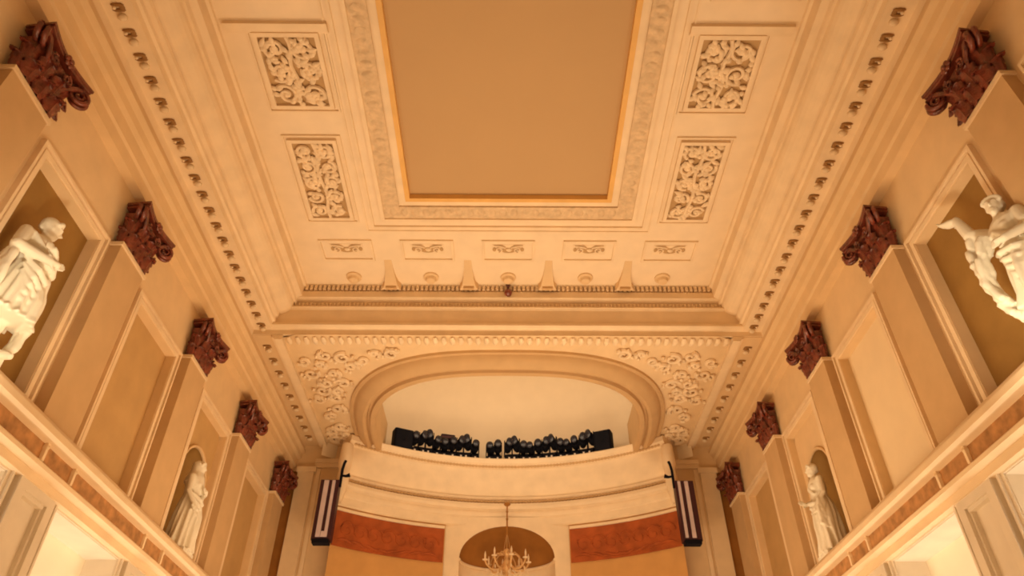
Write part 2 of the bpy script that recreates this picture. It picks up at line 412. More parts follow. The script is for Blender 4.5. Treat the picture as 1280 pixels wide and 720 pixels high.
# ------------------------------------------------------------------ red-brown capitals
def leaf(mb, base, out, side, h, w, curl, tilt=0.0):
    """lobed acanthus leaf: base point, outward dir, sideways dir"""
    base, out, side = Vector(base), Vector(out), Vector(side); rows = 9; cols = 6
    def sheet(off):
        R = []
        for i in range(rows):
            t = i/(rows-1)
            if t < 0.72: z = h*t/0.72; o = curl*(0.15+0.35*(t/0.72)**2)
            else:
                a = (t-0.72)/0.28*PI*0.95; z = h + curl*0.45*math.sin(a)*0.5; o = curl*0.5 + curl*0.5*(1-math.cos(a))*0.62; z -= curl*0.35*(a/PI)
            ww = w*(0.75+0.35*math.sin(t*PI*0.85))*(1-0.62*max(0, t-0.6)/0.4)*(1+0.16*math.cos(t*5*2*PI))
            row = []
            for j in range(cols+1):
                u = j/cols*2-1
                bulge = 0.06*w*math.cos(u*PI*2.5) + 0.20*w*(1-u*u)
                row.append(base + side*(u*ww/2) + out*(o+bulge+off) + Vector((0, 0, z)))
            R.append(row)
        return R
    A, B = sheet(0.0), sheet(-0.05)
    va = [[mb.bm.verts.new(p) for p in r] for r in A]; vb = [[mb.bm.verts.new(p) for p in r] for r in B]
    for i in range(rows-1):
        for j in range(cols):
            mb.face([va[i][j], va[i][j+1], va[i+1][j+1], va[i+1][j]]); mb.face([vb[i][j], vb[i+1][j], vb[i+1][j+1], vb[i][j+1]])
        for j in (0, cols): mb.face([va[i][j], va[i+1][j], vb[i+1][j], vb[i][j]])
    for i in (0, rows-1):
        for j in range(cols): mb.face([va[i][j], va[i][j+1], vb[i][j+1], vb[i][j]])
# local frame: x along the wall, -y out from the wall (y=0 pilaster face), z up from the astragal
cap = empty('pilaster_capital')
mb = MB()
mb.loft([[(-a, 0.35, z), (-a, -d, z), (a, -d, z), (a, 0.35, z)] for a, d, z in ((.64, .02, 0), (.62, .04, .5), (.66, .12, .95), (.74, .26, 1.3))])
mb.build('bell', M['cap'], cap)
for (u, z0, h, w, cu, off) in ((-.45, 0, .48, .46, .30, 0), (0, 0, .5, .46, .32, 0), (.45, 0, .48, .46, .30, 0), (-.24, .38, .55, .44, .36, .04), (.24, .38, .55, .44, .36, .04)):
    mb = MB(); leaf(mb, (u, -.02-off, z0), (0, -1, 0), (1, 0, 0), h, w, cu); mb.build('acanthus_leaf', M['cap'], cap, smooth=70)
for sg in (-1, 1):
    for (v, z0, h, w) in ((.14, 0, .5, .34), (.04, .4, .5, .34)):
        mb = MB(); leaf(mb, (sg*.63, v, z0), (sg, 0, 0), (0, 1, 0), h, w, .26); mb.build('acanthus_leaf', M['cap'], cap, smooth=70)
    mb = MB()                                              # corner volute, standing diagonally
    dx, dy = sg*0.72, -0.69
    for off in (-.09, .09):
        pts = []
        for i in range(30):
            t = i/29; a = PI*0.5 - 1.9*2*PI*t; r = .27*(1-.8*t)
            pts.append((sg*.74 + dx*(.12+r*math.cos(a)) - dy*off, -.20 + dy*(.12+r*math.cos(a)) + dx*off, 1.2 + r*math.sin(a)))
        mb.tube(pts, [.075-.03*i/29 for i in range(30)], 6)
    mb.ball((sg*.74+dx*.12, -.20+dy*.12, 1.2), (.10, .10, .10), 8, 5)
    mb.tube([(sg*.30, -.20, .78), (sg*.45, -.30, 1.05), (sg*.66, -.34, 1.34), (sg*.80, -.34, 1.44)], [.05, .07, .09, .08], 6)
    mb.build('volute', M['cap'], cap, smooth=60)
    mb = MB(); mb.tube([(x, -.34, z) for x, z in spiral(sg*.26, 1.12, .17, 1.4, PI/2, -sg)], .045, 6); mb.build('inner_scroll', M['cap'], cap, smooth=60)
mb = MB(); n = 9
f = [(-.88+1.76*i/(n-1), -.53+.18*math.sin(PI*i/(n-1))) for i in range(n)]
mb.loft([[(x, y, z) for x, y in f] + [(.80, .35, z), (-.80, .35, z)] for z in (1.46, 1.56)]); mb.loft([[(x*1.04, y*1.05, z) for x, y in f] + [(.84, .35, z), (-.84, .35, z)] for z in (1.56, 1.66)])
mb.build('abacus', M['cap'], cap, smooth=30)
mb = MB()
for i in range(6):
    a = i*PI/3; mb.ball((.11*math.cos(a), -.44, 1.47+.11*math.sin(a)), (.08, .06, .08), 8, 4)
mb.ball((0, -.48, 1.47), .06, 8, 5); mb.build('flower', M['cap'], cap, smooth=60)
CL = {-1: ['dark red carved capital in the upper left corner, the largest on the left wall', 'dark red carved capital just beyond the left statue with folded arms',
           'dark red carved capital on the left wall between the blank panel and the arched niche', 'dark red carved capital on the left wall just beyond the arched statue niche',
           'small dark red carved capital in the far left corner beside the stage'],
      1: ['dark red carved capital in the upper right corner, the largest on the right wall', 'dark red carved capital just beyond the right statue with outstretched arm',
          'dark red carved capital on the right wall between the pale panel and the arched niche', 'dark red carved capital on the right wall just beyond the arched statue niche',
          'small dark red carved capital in the far right corner beside the stage']}
first = True
for s in (-1, 1):
    for i, c in enumerate(PIL[2:]):
        o = cap if first else dup(cap, (0, 0, 0)); first = False
        o.location = (s*10.0, c, 12.6); o.rotation_euler.z = -s*PI/2; o.scale = (0.97, 0.74, 0.80)
        tag(o, CL[s][i], 'capital', 'red carved pilaster capitals')

# ------------------------------------------------------------------ statues
def limb(mb, pts, rad, n=10):
    P, R = [], []
    for i in range(len(pts)-1):
        a, b = Vector(pts[i]), Vector(pts[i+1])
        for t in (0, .33, .66): P.append(a.lerp(b, t)); R.append(rad[i]+(rad[i+1]-rad[i])*t)
    P.append(Vector(pts[-1])); R.append(rad[-1]); mb.tube(P, R, n)
    for p, r in zip(pts, rad): mb.ball(p, r, 10, 6)
def hand(mb, wrist, d, side, sc=1.0):
    """palm, four unequal bent fingers and a thumb"""
    w, d, side = Vector(wrist), Vector(d).normalized(), Vector(side).normalized(); nrm = d.cross(side).normalized()
    p = w + d*.05*sc
    mb.tube([w, w+d*.03*sc, w+d*.07*sc, w+d*.1*sc], [.03*sc, .042*sc, .046*sc, .04*sc], 8, .6)
    for k, l in enumerate((.075, .088, .08, .062)):
        b = w + d*.09*sc + side*((k-1.5)*.023*sc)
        mb.tube([b, b+d*l*.5*sc+nrm*.006*sc, b+d*l*.9*sc+nrm*.03*sc], [.013*sc, .012*sc, .009*sc], 6)
    b = w + d*.03*sc - side*.035*sc
    mb.tube([b, b+d*.035*sc-side*.03*sc, b+d*.07*sc-side*.035*sc], [.015*sc, .014*sc, .010*sc], 6)
def statue(label, loc, rotz, sc, head_turn, head_tilt, arms, swag=None, nfold=9, seed=1, shawl=False, lean=0.0, voxel=0.0125, hem=0.0, plinth=.30):
    rg = random.Random(seed); root = empty('statue', loc, rotz); root.scale = (sc, sc, sc)
    mb = MB(); rings = []; n = 120
    # (z, rx, ry, fold depth, x shift)
    prof = [(.06, .30, .26, .16, 0), (.14, .29, .25, .17, 0), (.30, .265, .23, .16, .01), (.50, .25, .22, .14, .02), (.70, .235, .21, .12, .03), (.88, .215, .19, .09, .03),
            (1.0, .185, .16, .06, .02), (1.07, .165, .135, .035, .01), (1.15, .17, .14, .035, 0), (1.27, .195, .155, .03, 0), (1.36, .205, .14, .02, 0), (1.42, .17, .11, .01, 0), (1.46, .10, .08, 0, 0), (1.49, .055, .055, 0, 0)]
    ph = [rg.uniform(0, 6.28) for _ in range(4)]
    if hem:
        prof = [(hem-.01, .25, .22, .2, .0), (hem, .285, .245, .2, .0)] + [q for q in prof if q[0] > hem+.03]
        for sg in (-1, 1):
            mb.tube([(sg*.09, .0, hem+.15), (sg*.09, .02, hem-.05), (sg*.09, .05, .22), (sg*.09, .03, .1), (sg*.09, .02, .05)], [.07, .062, .06, .04, .05], 10)
    for z, rx, ry, fd, shx in prof:
        r = []
        for k in range(n):
            a = 2*PI*k/n
            q = 1 + fd*1.25*(0.9*(abs(math.sin(nfold*a/2+ph[0]+1.1*z))-.5) + 0.45*math.sin((nfold*2-3)*a+ph[1]-2.4*z) + .2*math.sin(3*a+ph[2]+3*z))
            r.append((rx*q*math.cos(a)+shx+lean*z, ry*q*math.sin(a)-(0.05*math.exp(-((z-.6)/.25)**2) if math.sin(a) < 0 and math.cos(a) > 0 else 0), z))
        rings.append(r)
    mb.loft(rings)
    for sg in (-1, 1):                                    # bust, shoulders, feet
        mb.ball((sg*.075+lean*1.27, -.105, 1.26), (.065, .06, .065)); mb.ball((sg*.185+lean*1.38, 0, 1.375), (.07, .07, .07))
        mb.tube([(sg*.09, .05, .05), (sg*.1, -.1, .06), (sg*.11, -.2, .05), (sg*.115, -.26, .035)], [.05, .055, .045, .03], 8)
    for k in range(5):                                    # diagonal mantle folds across hips and chest
        t = k/4; mb.tube([(-.20+.02*k+lean, -.10, 1.06-.07*k), (-.05, -.215+.01*k, .97-.09*k), (.12, -.20, .93-.12*k), (.225, -.06, .93-.13*k)], [.02, .035, .035, .02], 7)
    for k in range(4):
        mb.tube([(-.16+.04*k, -.06-.015*k, 1.40-.01*k), (-.04+.02*k, -.16, 1.26-.03*k), (.10+.02*k, -.15, 1.15-.02*k)], [.014, .02, .014], 6)
    # head
    hc = Vector((lean*1.5, -.02, 1.60)); hb = MB()
    Rm = Matrix.Rotation(head_turn, 4, 'Z') @ Matrix.Rotation(head_tilt[0], 4, 'X') @ Matrix.Rotation(head_tilt[1], 4, 'Y')
    s0 = len(mb.bm.verts)
    mb.bm.verts.ensure_lookup_table()
    mb.ball((0, 0, .02), (.078, .098, .115), 16, 12); mb.ball((0, -.035, -.06), (.052, .055, .055), 12, 8)
    mb.tube([(0, -.095, .025), (0, -.118, -.012), (0, -.100, -.022)], [.012, .018, .014], 8)
    for sg in (-1, 1):
        mb.ball((sg*.032, -.083, .022), (.017, .012, .010)); mb.tube([(sg*.012, -.098, .044), (sg*.038, -.092, .05), (sg*.06, -.07, .04)], .009, 6)
        mb.ball((sg*.079, 0, 0), (.012, .022, .032)); mb.ball((sg*.05, .03, .05), (.05, .09, .08))
    mb.ball((0, -.088, -.055), (.026, .012, .007)); mb.ball((0, -.085, -.068), (.022, .012, .008)); mb.ball((0, -.078, -.092), (.02, .018, .016))
    mb.ball((0, .035, .05), (.095, .098, .10)); mb.ball((0, .09, -.01), (.045, .035, .04))
    for k in range(9):
        a = PI*k/8; mb.ball((.088*math.cos(a), -.045-.02*math.sin(a), .065+.05*math.sin(a)), (.026, .026, .022))
    mb.tube([(0, .0, -.06), (0, .01, -.12), (0, .015, -.19)], [.05, .047, .06], 10)
    mb.bm.verts.ensure_lookup_table()
    for v in mb.bm.verts[s0:]: v.co = hc + Rm @ v.co
    if shawl:
        mb.loft([[(lean*1.5+r*math.cos(2*PI*k/24)*1.0, .02+r*.95*math.sin(2*PI*k/24), z) for k in range(24)] for r, z in ((.20, 1.30), (.17, 1.42), (.125, 1.52), (.12, 1.62), (.115, 1.70), (.06, 1.745))])
    for A in arms:
        limb(mb, A['p'], A.get('r', [.058, .05, .034])); hand(mb, A['p'][-1], A['d'], A['side'], A.get('s', 1.08))
    if swag:                                              # hanging mantle with a ruffled edge
        for pts, w in swag:
            P = [Vector(p) for p in pts]
            for lay in range(4):
                q = []
                for i in range(len(P)*3-2):
                    a, b = P[i//3], P[min(i//3+1, len(P)-1)]; t = (i % 3)/3; pp = a.lerp(b, t)
                    q.append(pp + Vector((.03*lay*w*math.sin(i*1.7+lay), .03*lay-.04, -.02*lay+.015*math.sin(i*2.2+lay))))
                mb.tube(q, [w*(.6+.4*math.sin(i*1.3+lay*2)**2) for i in range(len(q))], 7)
    o = mb.build('figure', M['marble'], root)
    md = o.modifiers.new('r', 'REMESH'); md.mode = 'VOXEL'; md.voxel_size = voxel; md.use_smooth_shade = True
    ms = o.modifiers.new('s', 'SMOOTH'); ms.iterations = 1; ms.factor = .5
    dg = bpy.context.evaluated_depsgraph_get(); me = bpy.data.meshes.new_from_object(o.evaluated_get(dg)); o.modifiers.clear(); o.data = me
    me.polygons.foreach_set('use_smooth', [True]*len(me.polygons))
    MB().box(-plinth, plinth, -plinth, plinth, -.06, .05).build('plinth', M['marble'], root)
    return tag(root, label, 'statue')
# facing: local -y is front; rotz=+90deg faces +X (left wall), -90 faces -X (right wall)
statue('white draped statue with folded arms and turned head in the near left niche', (-9.9, 11.15, 7.42), PI/2-0.05, 2.02, 0.85, (0.12, 0.1),
       [dict(p=[(.20, 0, 1.37), (.25, -.10, 1.13), (.02, -.25, 1.20)], d=(-1, -.1, .3), side=(0, .1, 1)),
        dict(p=[(-.20, 0, 1.37), (-.28, -.06, 1.12), (-.02, -.26, 1.10)], d=(1, -.05, .25), side=(0, .1, 1), r=[.07, .065, .045])],
       swag=[([(.22, -.05, 1.12), (.27, -.10, .8), (.30, -.08, .45), (.27, -.06, .2)], .045), ([(-.26, -.02, 1.1), (-.30, -.05, .8), (-.27, -.05, .5)], .05)], seed=4, nfold=11, hem=.44, plinth=.16, lean=.03)
statue('white draped statue stretching one arm forward in the near right niche', (9.9, 10.17, 7.42), -PI/2+0.1, 1.86, 0.5, (-0.1, 0.15),
       [dict(p=[(-.20, 0, 1.37), (-.35, -.12, 1.50), (-.40, -.14, 1.78)], d=(-1, -.15, .35), side=(0, -1, .2), s=1.5, r=[.085, .075, .05]),
        dict(p=[(.20, 0, 1.37), (.27, -.05, 1.1), (.14, -.26, 1.02)], d=(-1, -.3, .1), side=(0, 0, 1), r=[.07, .06, .045])],
       swag=[([(-.34, -.1, 1.46), (-.42, -.14, 1.30), (-.40, -.18, 1.08), (-.36, -.2, .92), (-.38, -.2, .78), (-.31, -.2, .62), (-.33, -.18, .5), (-.26, -.16, .34)], .05),
             ([(-.15, -.18, 1.3), (-.26, -.24, 1.05), (-.32, -.24, .75), (-.24, -.22, .5)], .05)], seed=9, nfold=8, hem=.30, plinth=.20)
statue('pale hooded statue wrapped in a smooth mantle in the arched left niche', (-10.1, 22.0, 7.4), PI/2, 1.72, 0.2, (0.05, 0),
       [dict(p=[(.20, 0, 1.37), (.25, -.06, 1.10), (.10, -.22, 1.12)], d=(-1, -.1, .5), side=(0, 0, 1)),
        dict(p=[(-.20, 0, 1.37), (-.25, -.04, 1.08), (-.20, -.16, .86)], d=(.1, -.2, -1), side=(1, 0, 0))],
       swag=[([(.24, -.04, 1.2), (.26, -.08, .9), (.22, -.12, .6)], .05)], seed=12, plinth=.24, shawl=True, voxel=.015)
statue('bare-headed draped statue with lowered forearm in the arched right niche', (10.1, 22.1, 7.4), -PI/2, 1.74, -0.3, (0, 0),
       [dict(p=[(-.20, 0, 1.37), (-.25, -.03, 1.10), (-.16, -.22, 1.0)], d=(.4, -.8, .1), side=(0, 0, 1)),
        dict(p=[(.20, 0, 1.37), (.28, -.04, 1.08), (.22, -.20, .86)], d=(-.1, -.4, -1), side=(1, 0, 0))],
       swag=[([(.26, -.1, 1.0), (.26, -.16, .8), (.24, -.16, .5)], .04)], seed=21, plinth=.24, voxel=.015)

# ------------------------------------------------------------------ stage end: soffit with rounded opening
YC = 30.4
def sup(o, z, N=48):                                       # U-shaped ring, near edge rounded
    a, b, n = 5.93+o, 6.07+o, 2.8; pts = [(-a, D+.2, z)]
    for i in range(N+1):
        t = PI*i/N; c_, s_ = math.cos(t), math.sin(t)
        pts.append((-a*math.copysign(abs(c_)**(2/n), c_), YC-b*abs(s_)**(2/n), z))
    pts.append((a, D+.2, z)); return pts
inner = sup(1.15, 15.7)
mb = MB()
outer = []
for x, y, z in inner:                                      # project to the soffit rectangle
    X, Y = 8.6, 22.2; dx, dy = x, y-YC
    if y > YC: outer.append((math.copysign(X, x), y, z)); continue
    k = min(X/abs(dx) if abs(dx) > 1e-6 else 1e9, (YC-Y)/abs(dy) if abs(dy) > 1e-6 else 1e9)
    outer.append((dx*k, YC+dy*k, z))
mb.loft([inner, outer], closed=False)
soffit = mb.build('ceiling_stage', M['wall'], kind='structure')
prof = [(-.02, 17.0), (-.02, 15.32), (0.02, 15.22), (.10, 15.19), (.24, 15.22), (.28, 15.38), (.36, 15.40), (.42, 15.24), (.55, 15.20), (.78, 15.30), (.92, 15.46), (.98, 15.60), (1.06, 15.60), (1.10, 15.56), (1.15, 15.58), (1.16, 15.72)]
mb = MB(); mb.loft([sup(o, z) for o, z in prof], closed=False)
mb.build('opening_moulding', M['arch'], soffit, smooth=35)
for s in (-1, 1):
    mb = MB(); a, b = sorted((s*8.55, s*10.4)); mb.box(a, b, 22.28, D+.3, 15.71, 15.9); mb.build('side_soffit', M['frieze'], soffit)
# spandrel scrollwork
def inside_op(x, y, o): return y > YC-(6.07+o) and (abs(x)/(5.93+o))**2.8 + (max(0, YC-y)/(6.07+o))**2.8 < 1
for s in (-1, 1):
    o = empty('spandrel_relief', (s*7.2, 25.0, 15.7)); rg = random.Random(31); cnt = 0; t = 0; placed = []
    while cnt < 34 and t < 4000:
        t += 1; x, y = rg.uniform(2.6, 8.15), rg.uniform(23.35, 30.6)
        if any(inside_op(x+dx, y+dy, 1.15) for dx in (-.36, .36) for dy in (-.36, .36)): continue
        if any((x-a)**2+(y-b)**2 < .38 for a, b in placed): continue
        placed.append((x, y))
        r = rg.uniform(.22, .36); cnt += 1; mb = MB()
        mb.tube([(s*a, b, 15.64) for a, b in spiral(x, y, r, 1.3, rg.uniform(0, 6.28), rg.choice((-1, 1)))], [.10-.05*i/21 for i in range(22)], 6)
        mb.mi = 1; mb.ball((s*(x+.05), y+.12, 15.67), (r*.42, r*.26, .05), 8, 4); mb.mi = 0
        for q in range(3):
            a = rg.uniform(0, 6.28); mb.tube([(s*(x+r*math.cos(a)*k), y+r*math.sin(a)*k, 15.66-.06*(1-abs(k-1.2)*2)) for k in (.9, 1.05, 1.2, 1.4)], [.03, .08, .09, .02], 6)
        q = mb.build('scroll', [M['relief'], M['rose']], o, smooth=50); q.location = (-s*7.2, -25.0, -15.7)
    tag(o, f'cream carved scrollwork spread over the {SIDE[s]} corner beside the stage opening', 'relief')
# apse behind: curved about (0,21)
def arc(r, a, z): return (r*math.sin(a), 21+r*math.cos(a), z)
NA = 40; AM = math.asin(7.5/12.0)
def sweep_arc(mb, prof, a0=-AM, a1=AM, n=NA):
    mb.loft([[arc(12-p, a0+(a1-a0)*i/n, z) for p, z in prof] for i in range(n+1)])
    return mb
mb = MB(); mb.loft([[arc(13.2, -.72+1.44*i/30, z) for z in (15.0, 23.0)] for i in range(31)], closed=False)
for s in (-1, 1): mb.box(min(s*8.5, s*8.6), max(s*8.5, s*8.6), 22.5, 31.5, 15.9, 23)
mb.box(-8.6, 8.6, 22.4, 35, 23, 23.1); mb.box(-8.6, 8.6, 22.6, 22.7, 15.8, 23)
mb.build('wall_stage_upper', M['recess'], kind='structure', smooth=30)
# curved gallery cornice
gal = [(-.35, 15.55), (.45, 15.62), (.52, 15.55), (.52, 15.32), (.44, 15.26), (.40, 15.16), (.30, 15.10), (.28, 14.95), (.34, 14.6), (.36, 14.25), (.30, 13.95), (.20, 13.75), (.30, 13.70), (.32, 13.62), (.20, 13.58),
       (.20, 13.42), (.40, 13.36), (.46, 13.2), (.42, 13.08), (.25, 13.02), (.22, 12.78), (.14, 12.72), (.12, 12.42), (.05, 12.36), (-.3, 12.36)]
G = sweep_arc(MB(), gal).build('curved_gallery_front', M['trim'], smooth=35)
tag(G, 'curved cream gallery front with moulded rim below the row of black stage lights', 'gallery front')
for r, z in ((11.58, 15.2), (11.76, 13.5)):                # beaded strings
    mb = MB(); mb.tube([arc(r, -AM*.97+2*AM*.97*i/480, z) for i in range(481)], [.03+.035*abs(math.sin(i*PI/5)) for i in range(481)], 6)
    mb.build('bead_course', M['arch'], G)
for s in (-1, 1):                                          # rounded scroll ends
    mb = MB(); x, y, _ = arc(11.75, s*AM, 0)
    mb.loft([[(x+r*math.cos(2*PI*k/16)*.8, y+r*math.sin(2*PI*k/16), z) for k in range(16)] for r, z in ((.32, 15.1), (.36, 14.6), (.38, 14.2), (.30, 13.8), (.34, 13.6), (.34, 13.1), (.24, 12.8), (.12, 12.4))])
    mb.build('scroll_end', M['trim'], G, smooth=50)
# wall below
aC = math.asin(2.85/12)
mb = MB()
for s in (-1, 1):
    a0, a1 = sorted((s*aC, s*AM)); mb.loft([[arc(12, a0+(a1-a0)*i/16, z) for z in (FLOOR, 12.5)] for i in range(17)], closed=False)
wb = mb.build('wall_back', M['orange'], kind='structure', smooth=30)
for s, lab in ((-1, 'red-brown painted frieze panel left of the arched alcove'), (1, 'red-brown painted frieze panel right of the arched alcove')):
    a0, a1 = sorted((s*math.asin(2.9/12), s*math.asin(7.48/12)))
    o = MB().loft([[arc(r, a0+(a1-a0)*i/16, z) for r, z in ((11.98, 10.62), (11.92, 10.62), (11.92, 12.12), (11.98, 12.12))] for i in range(17)]).build('frieze_panel', M['redpanel'], smooth=30)
    tag(o, lab, 'wall panel')
    mb = MB(); rg = random.Random(5)
    for i in range(7):
        a = a0+(a1-a0)*(i+.95)/7.9
        pts = []
        for k in range(18):
            t = k/17; q = 2*PI*1.3*t; r = .42*(1-.8*t); pts.append(arc(11.91, a+(r*math.cos(q))/12, 11.37+r*math.sin(q)))
        mb.tube(pts, [.05-.035*q/17 for q in range(18)], 5); mb.tube([arc(11.91, a+.018*(q-2), 10.85+.1*math.sin(q+i)) for q in range(5)], [.01, .05, .07, .05, .01], 6)
    mb.build('painted_scroll', M['redpanel'], o, smooth=50)
    mb = sweep_arc(MB(), [(0, 12.12), (.12, 12.14), (.12, 12.26), (0, 12.3)], a0, a1, 16); mb.build('border', M['trim'], o)
# centre bay with half-dome alcove
YF = 32.72; RX, RD, ZS, RH = 2.16, 1.7, 10.85, 1.46; N = 24
arch = [(-RX, FLOOR)] + [(-RX*math.cos(PI*i/N), ZS+RH*math.sin(PI*i/N)) for i in range(N+1)] + [(RX, FLOOR)]
out = [(-2.98, FLOOR)] + [(max(-2.98, min(2.98, -4*math.cos(PI*i/N))), min(12.75, ZS+4*math.sin(PI*i/N))) for i in range(N+1)] + [(2.98, FLOOR)]
mb = MB(); mb.loft([[(x, YF, z) for x, z in arch], [(x, YF, z) for x, z in out]], closed=False)
for s in (-1, 1): mb.box(min(s*2.98, s*2.9), max(s*2.98, s*2.9), YF, YF+.4, FLOOR, 12.75)
mb.build('centre_bay', M['trim'], wb)
cyl, dome = [], []
for j in range(17):
    ph = PI*j/16; x, d = -RX*math.cos(ph), RD*math.sin(ph)
    cyl.append([(x, YF+d, FLOOR), (x, YF+d, ZS)])
    dome.append([(1.012*x*math.cos(PI/2*i/12), YF+.02+d*math.cos(PI/2*i/12), ZS+1.012*RH*math.sin(PI/2*i/12)) for i in range(13)])
MB().loft(cyl, closed=False).build('alcove_wall', M['trim'], wb, smooth=40)
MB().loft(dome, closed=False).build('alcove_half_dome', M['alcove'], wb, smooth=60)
mb = MB(); mb.tube([(-RX*1.0*math.cos(PI*j/16), YF+RD*.98*math.sin(PI*j/16)-.03, ZS-.05) for j in range(17)], .07, 6); mb.build('springing_moulding', M['trim'], wb, smooth=60)
# flat end wall either side, corner pilasters
for s in (-1, 1):
    def bx(mb, x0, x1, y0, y1, z0, z1):
        a, b = sorted((s*x0, s*x1)); mb.box(a, b, y0, y1, z0, z1); return mb
    mb = bx(MB(), 7.35, 10.5, D+.06, D+.3, FLOOR, 15.75); bx(mb, 7.35, 9.1, D, D+.1, FLOOR, 15.75); mb.build('flank_wall', M['wall'], wb)
    mb = bx(MB(), 9.0, 9.75, D-.15, D+.3, FLOOR, 14.3); bx(mb, 8.9, 9.8, D-.22, D+.3, 14.3, 14.55); mb.build('flank_pilaster', M['trim'], wb)
    mb = bx(MB(), 9.7, 10.5, D+.02, D+.05, FLOOR, 14.4); mb.build('corner_shade_strip', M['alcove'], wb)  # dark colour stands in for the shade of the corner recess
    mb = bx(MB(), 7.35, 9.0, D-.12, D, 14.55, 14.75); bx(mb, 7.3, 9.0, D-.2, D, 14.75, 14.95); bx(mb, 7.38, 7.55, D-.08, D, FLOOR, 14.5); bx(mb, 8.72, 8.9, D-.08, D, FLOOR, 14.5)
    mb.build('flank_moulding', M['trim'], wb)

# ------------------------------------------------------------------ stage lights on the gallery rim
fx = empty('stage_spotlight')
mb = MB(); mb.box(-.16, .16, -.17, .17, 0, .18); mb.box(-.12, .12, -.13, .13, .18, .24); mb.build('base', M['black'], fx)
mb = MB(); mb.box(-.21, -.18, -.06, .06, .22, .86); mb.box(.18, .21, -.06, .06, .22, .86); mb.box(-.21, .21, -.06, .06, .2, .27); mb.build('yoke', M['black'], fx)
mb = MB()
prof_h = [(.05, -.30), (.16, -.27), (.178, -.1), (.17, .1), (.178, .28), (.178, .32)]
mb.loft([[(r*math.cos(2*PI*k/16), -z*.82, .66+r*math.sin(2*PI*k/16)+z*.25) for k in range(16)] for r, z in prof_h])
for k in range(5):
    z = -.18+.06*k; mb.loft([[(r*math.cos(2*PI*q/16), -(z+dz)*.82, .66+r*math.sin(2*PI*q/16)+(z+dz)*.25) for q in range(16)] for r, dz in ((.165, 0), (.195, .01), (.195, .025), (.165, .035))])
hd = mb.build('lamp_head', M['black'], fx, smooth=40)
mb = MB(); mb.loft([[(r*math.cos(2*PI*k/16), -z*.82, .66+r*math.sin(2*PI*k/16)+z*.25) for k in range(16)] for r, z in ((.165, .33), (.15, .345), (.08, .36), (.02, .365))]); mb.build('lens', M['lens'], hd, smooth=60)
mb = MB(); mb.box(-.05, .03, -.2, -.17, .03, .13); mb.build('glint_block', M['white'], fx)  # small pale block added to stand for white glints between fixtures
xs = [-4.55, -4.2, -3.85, -3.5, -3.1, -2.72, -2.36, -2.0, -1.62, -.86, -.48, .05, .42, .80, 1.16, 1.55, 1.92, 2.28, 2.65, 3.0, 3.36, 3.74, 4.12]
for i, x in enumerate(xs):
    a = math.asin(x/11.85); o = fx if i == 0 else dup(fx, (0, 0, 0))
    px, py, _ = arc(11.85, a, 0); o.location = (px, py, 15.57); o.rotation_euler.z = -a + (0, .25, -.3, .1, -.15)[i % 5]
    hgt = (1.0, 1.2, .88, 1.1, .95)[(i*3) % 5]; o.scale = (1.0, 1.1, hgt*1.2)
    tag(o, 'black stage spotlight packed in the row along the curved gallery rim', 'spotlight', 'stage spotlights along the gallery rim')
for x0, x1, lab in ((-4.62, -1.42, 'low black cable trough behind the left group of stage spotlights'), (-1.0, -.34, 'short low black cable trough behind the two middle stage spotlights'), (-.05, 4.27, 'long low black cable trough behind the right group of stage spotlights')):
    a0, a1 = math.asin(x0/12.27), math.asin(x1/12.27)
    o = MB().loft([[arc(r, a0+(a1-a0)*i/12, z) for r, z in ((12.30, 15.57), (12.24, 15.57), (12.24, 16.10), (12.30, 16.10))] for i in range(13)]).build('cable_trough', M['black'])
    tag(o, lab, 'cable trough')
    MB().tube([arc(12.27, a0+(a1-a0)*i/12, 16.15) for i in range(13)], .05, 6).build('cable', M['black'], o)
def cabinet(x, w, h, label, nm='speaker_cabinet', d=.5):
    a = math.asin(x/11.85); px, py, _ = arc(11.8, a, 0)
    o = empty(nm, (px, py, 15.57), -a)
    mb = MB(); c = .06
    mb.loft([[(-w/2+c, -d/2, z), (w/2-c, -d/2, z), (w/2, -d/2+c, z), (w/2, d/2, z), (-w/2, d/2, z), (-w/2, -d/2+c, z)] for z in (0, h)]); mb.build('case', M['black'], o)
    MB().box(-w/2+.08, w/2-.08, -d/2-.02, -d/2, .08, h-.08).build('grille', M['black'], o)
    MB().box(-.06, .06, -d/2-.05, -d/2-.02, h*.45, h*.55).build('badge', M['black'], o)
    return tag(o, label, 'speaker cabinet', 'black boxes at the ends of the spotlight row')
cabinet(-5.12, .95, 1.05, 'tall black speaker cabinet at the left end of the spotlight row')
cabinet(4.72, .85, 1.1, 'tall black speaker cabinet at the right end of the spotlight row')
# red-brown box lying on top of the left lights
o = empty('equipment_case', (*arc(11.9, math.asin(-3.0/11.9), 0)[:2], 16.62), math.asin(3.0/11.9))
MB().box(-.33, .33, -.18, .18, 0, .2).build('case', M['maroon'], o); MB().box(-.35, .35, -.2, .2, .14, .17).build('lid_band', M['black'], o)
tag(o, 'flat dark maroon equipment case lying above the left half of the spotlight row', 'case')

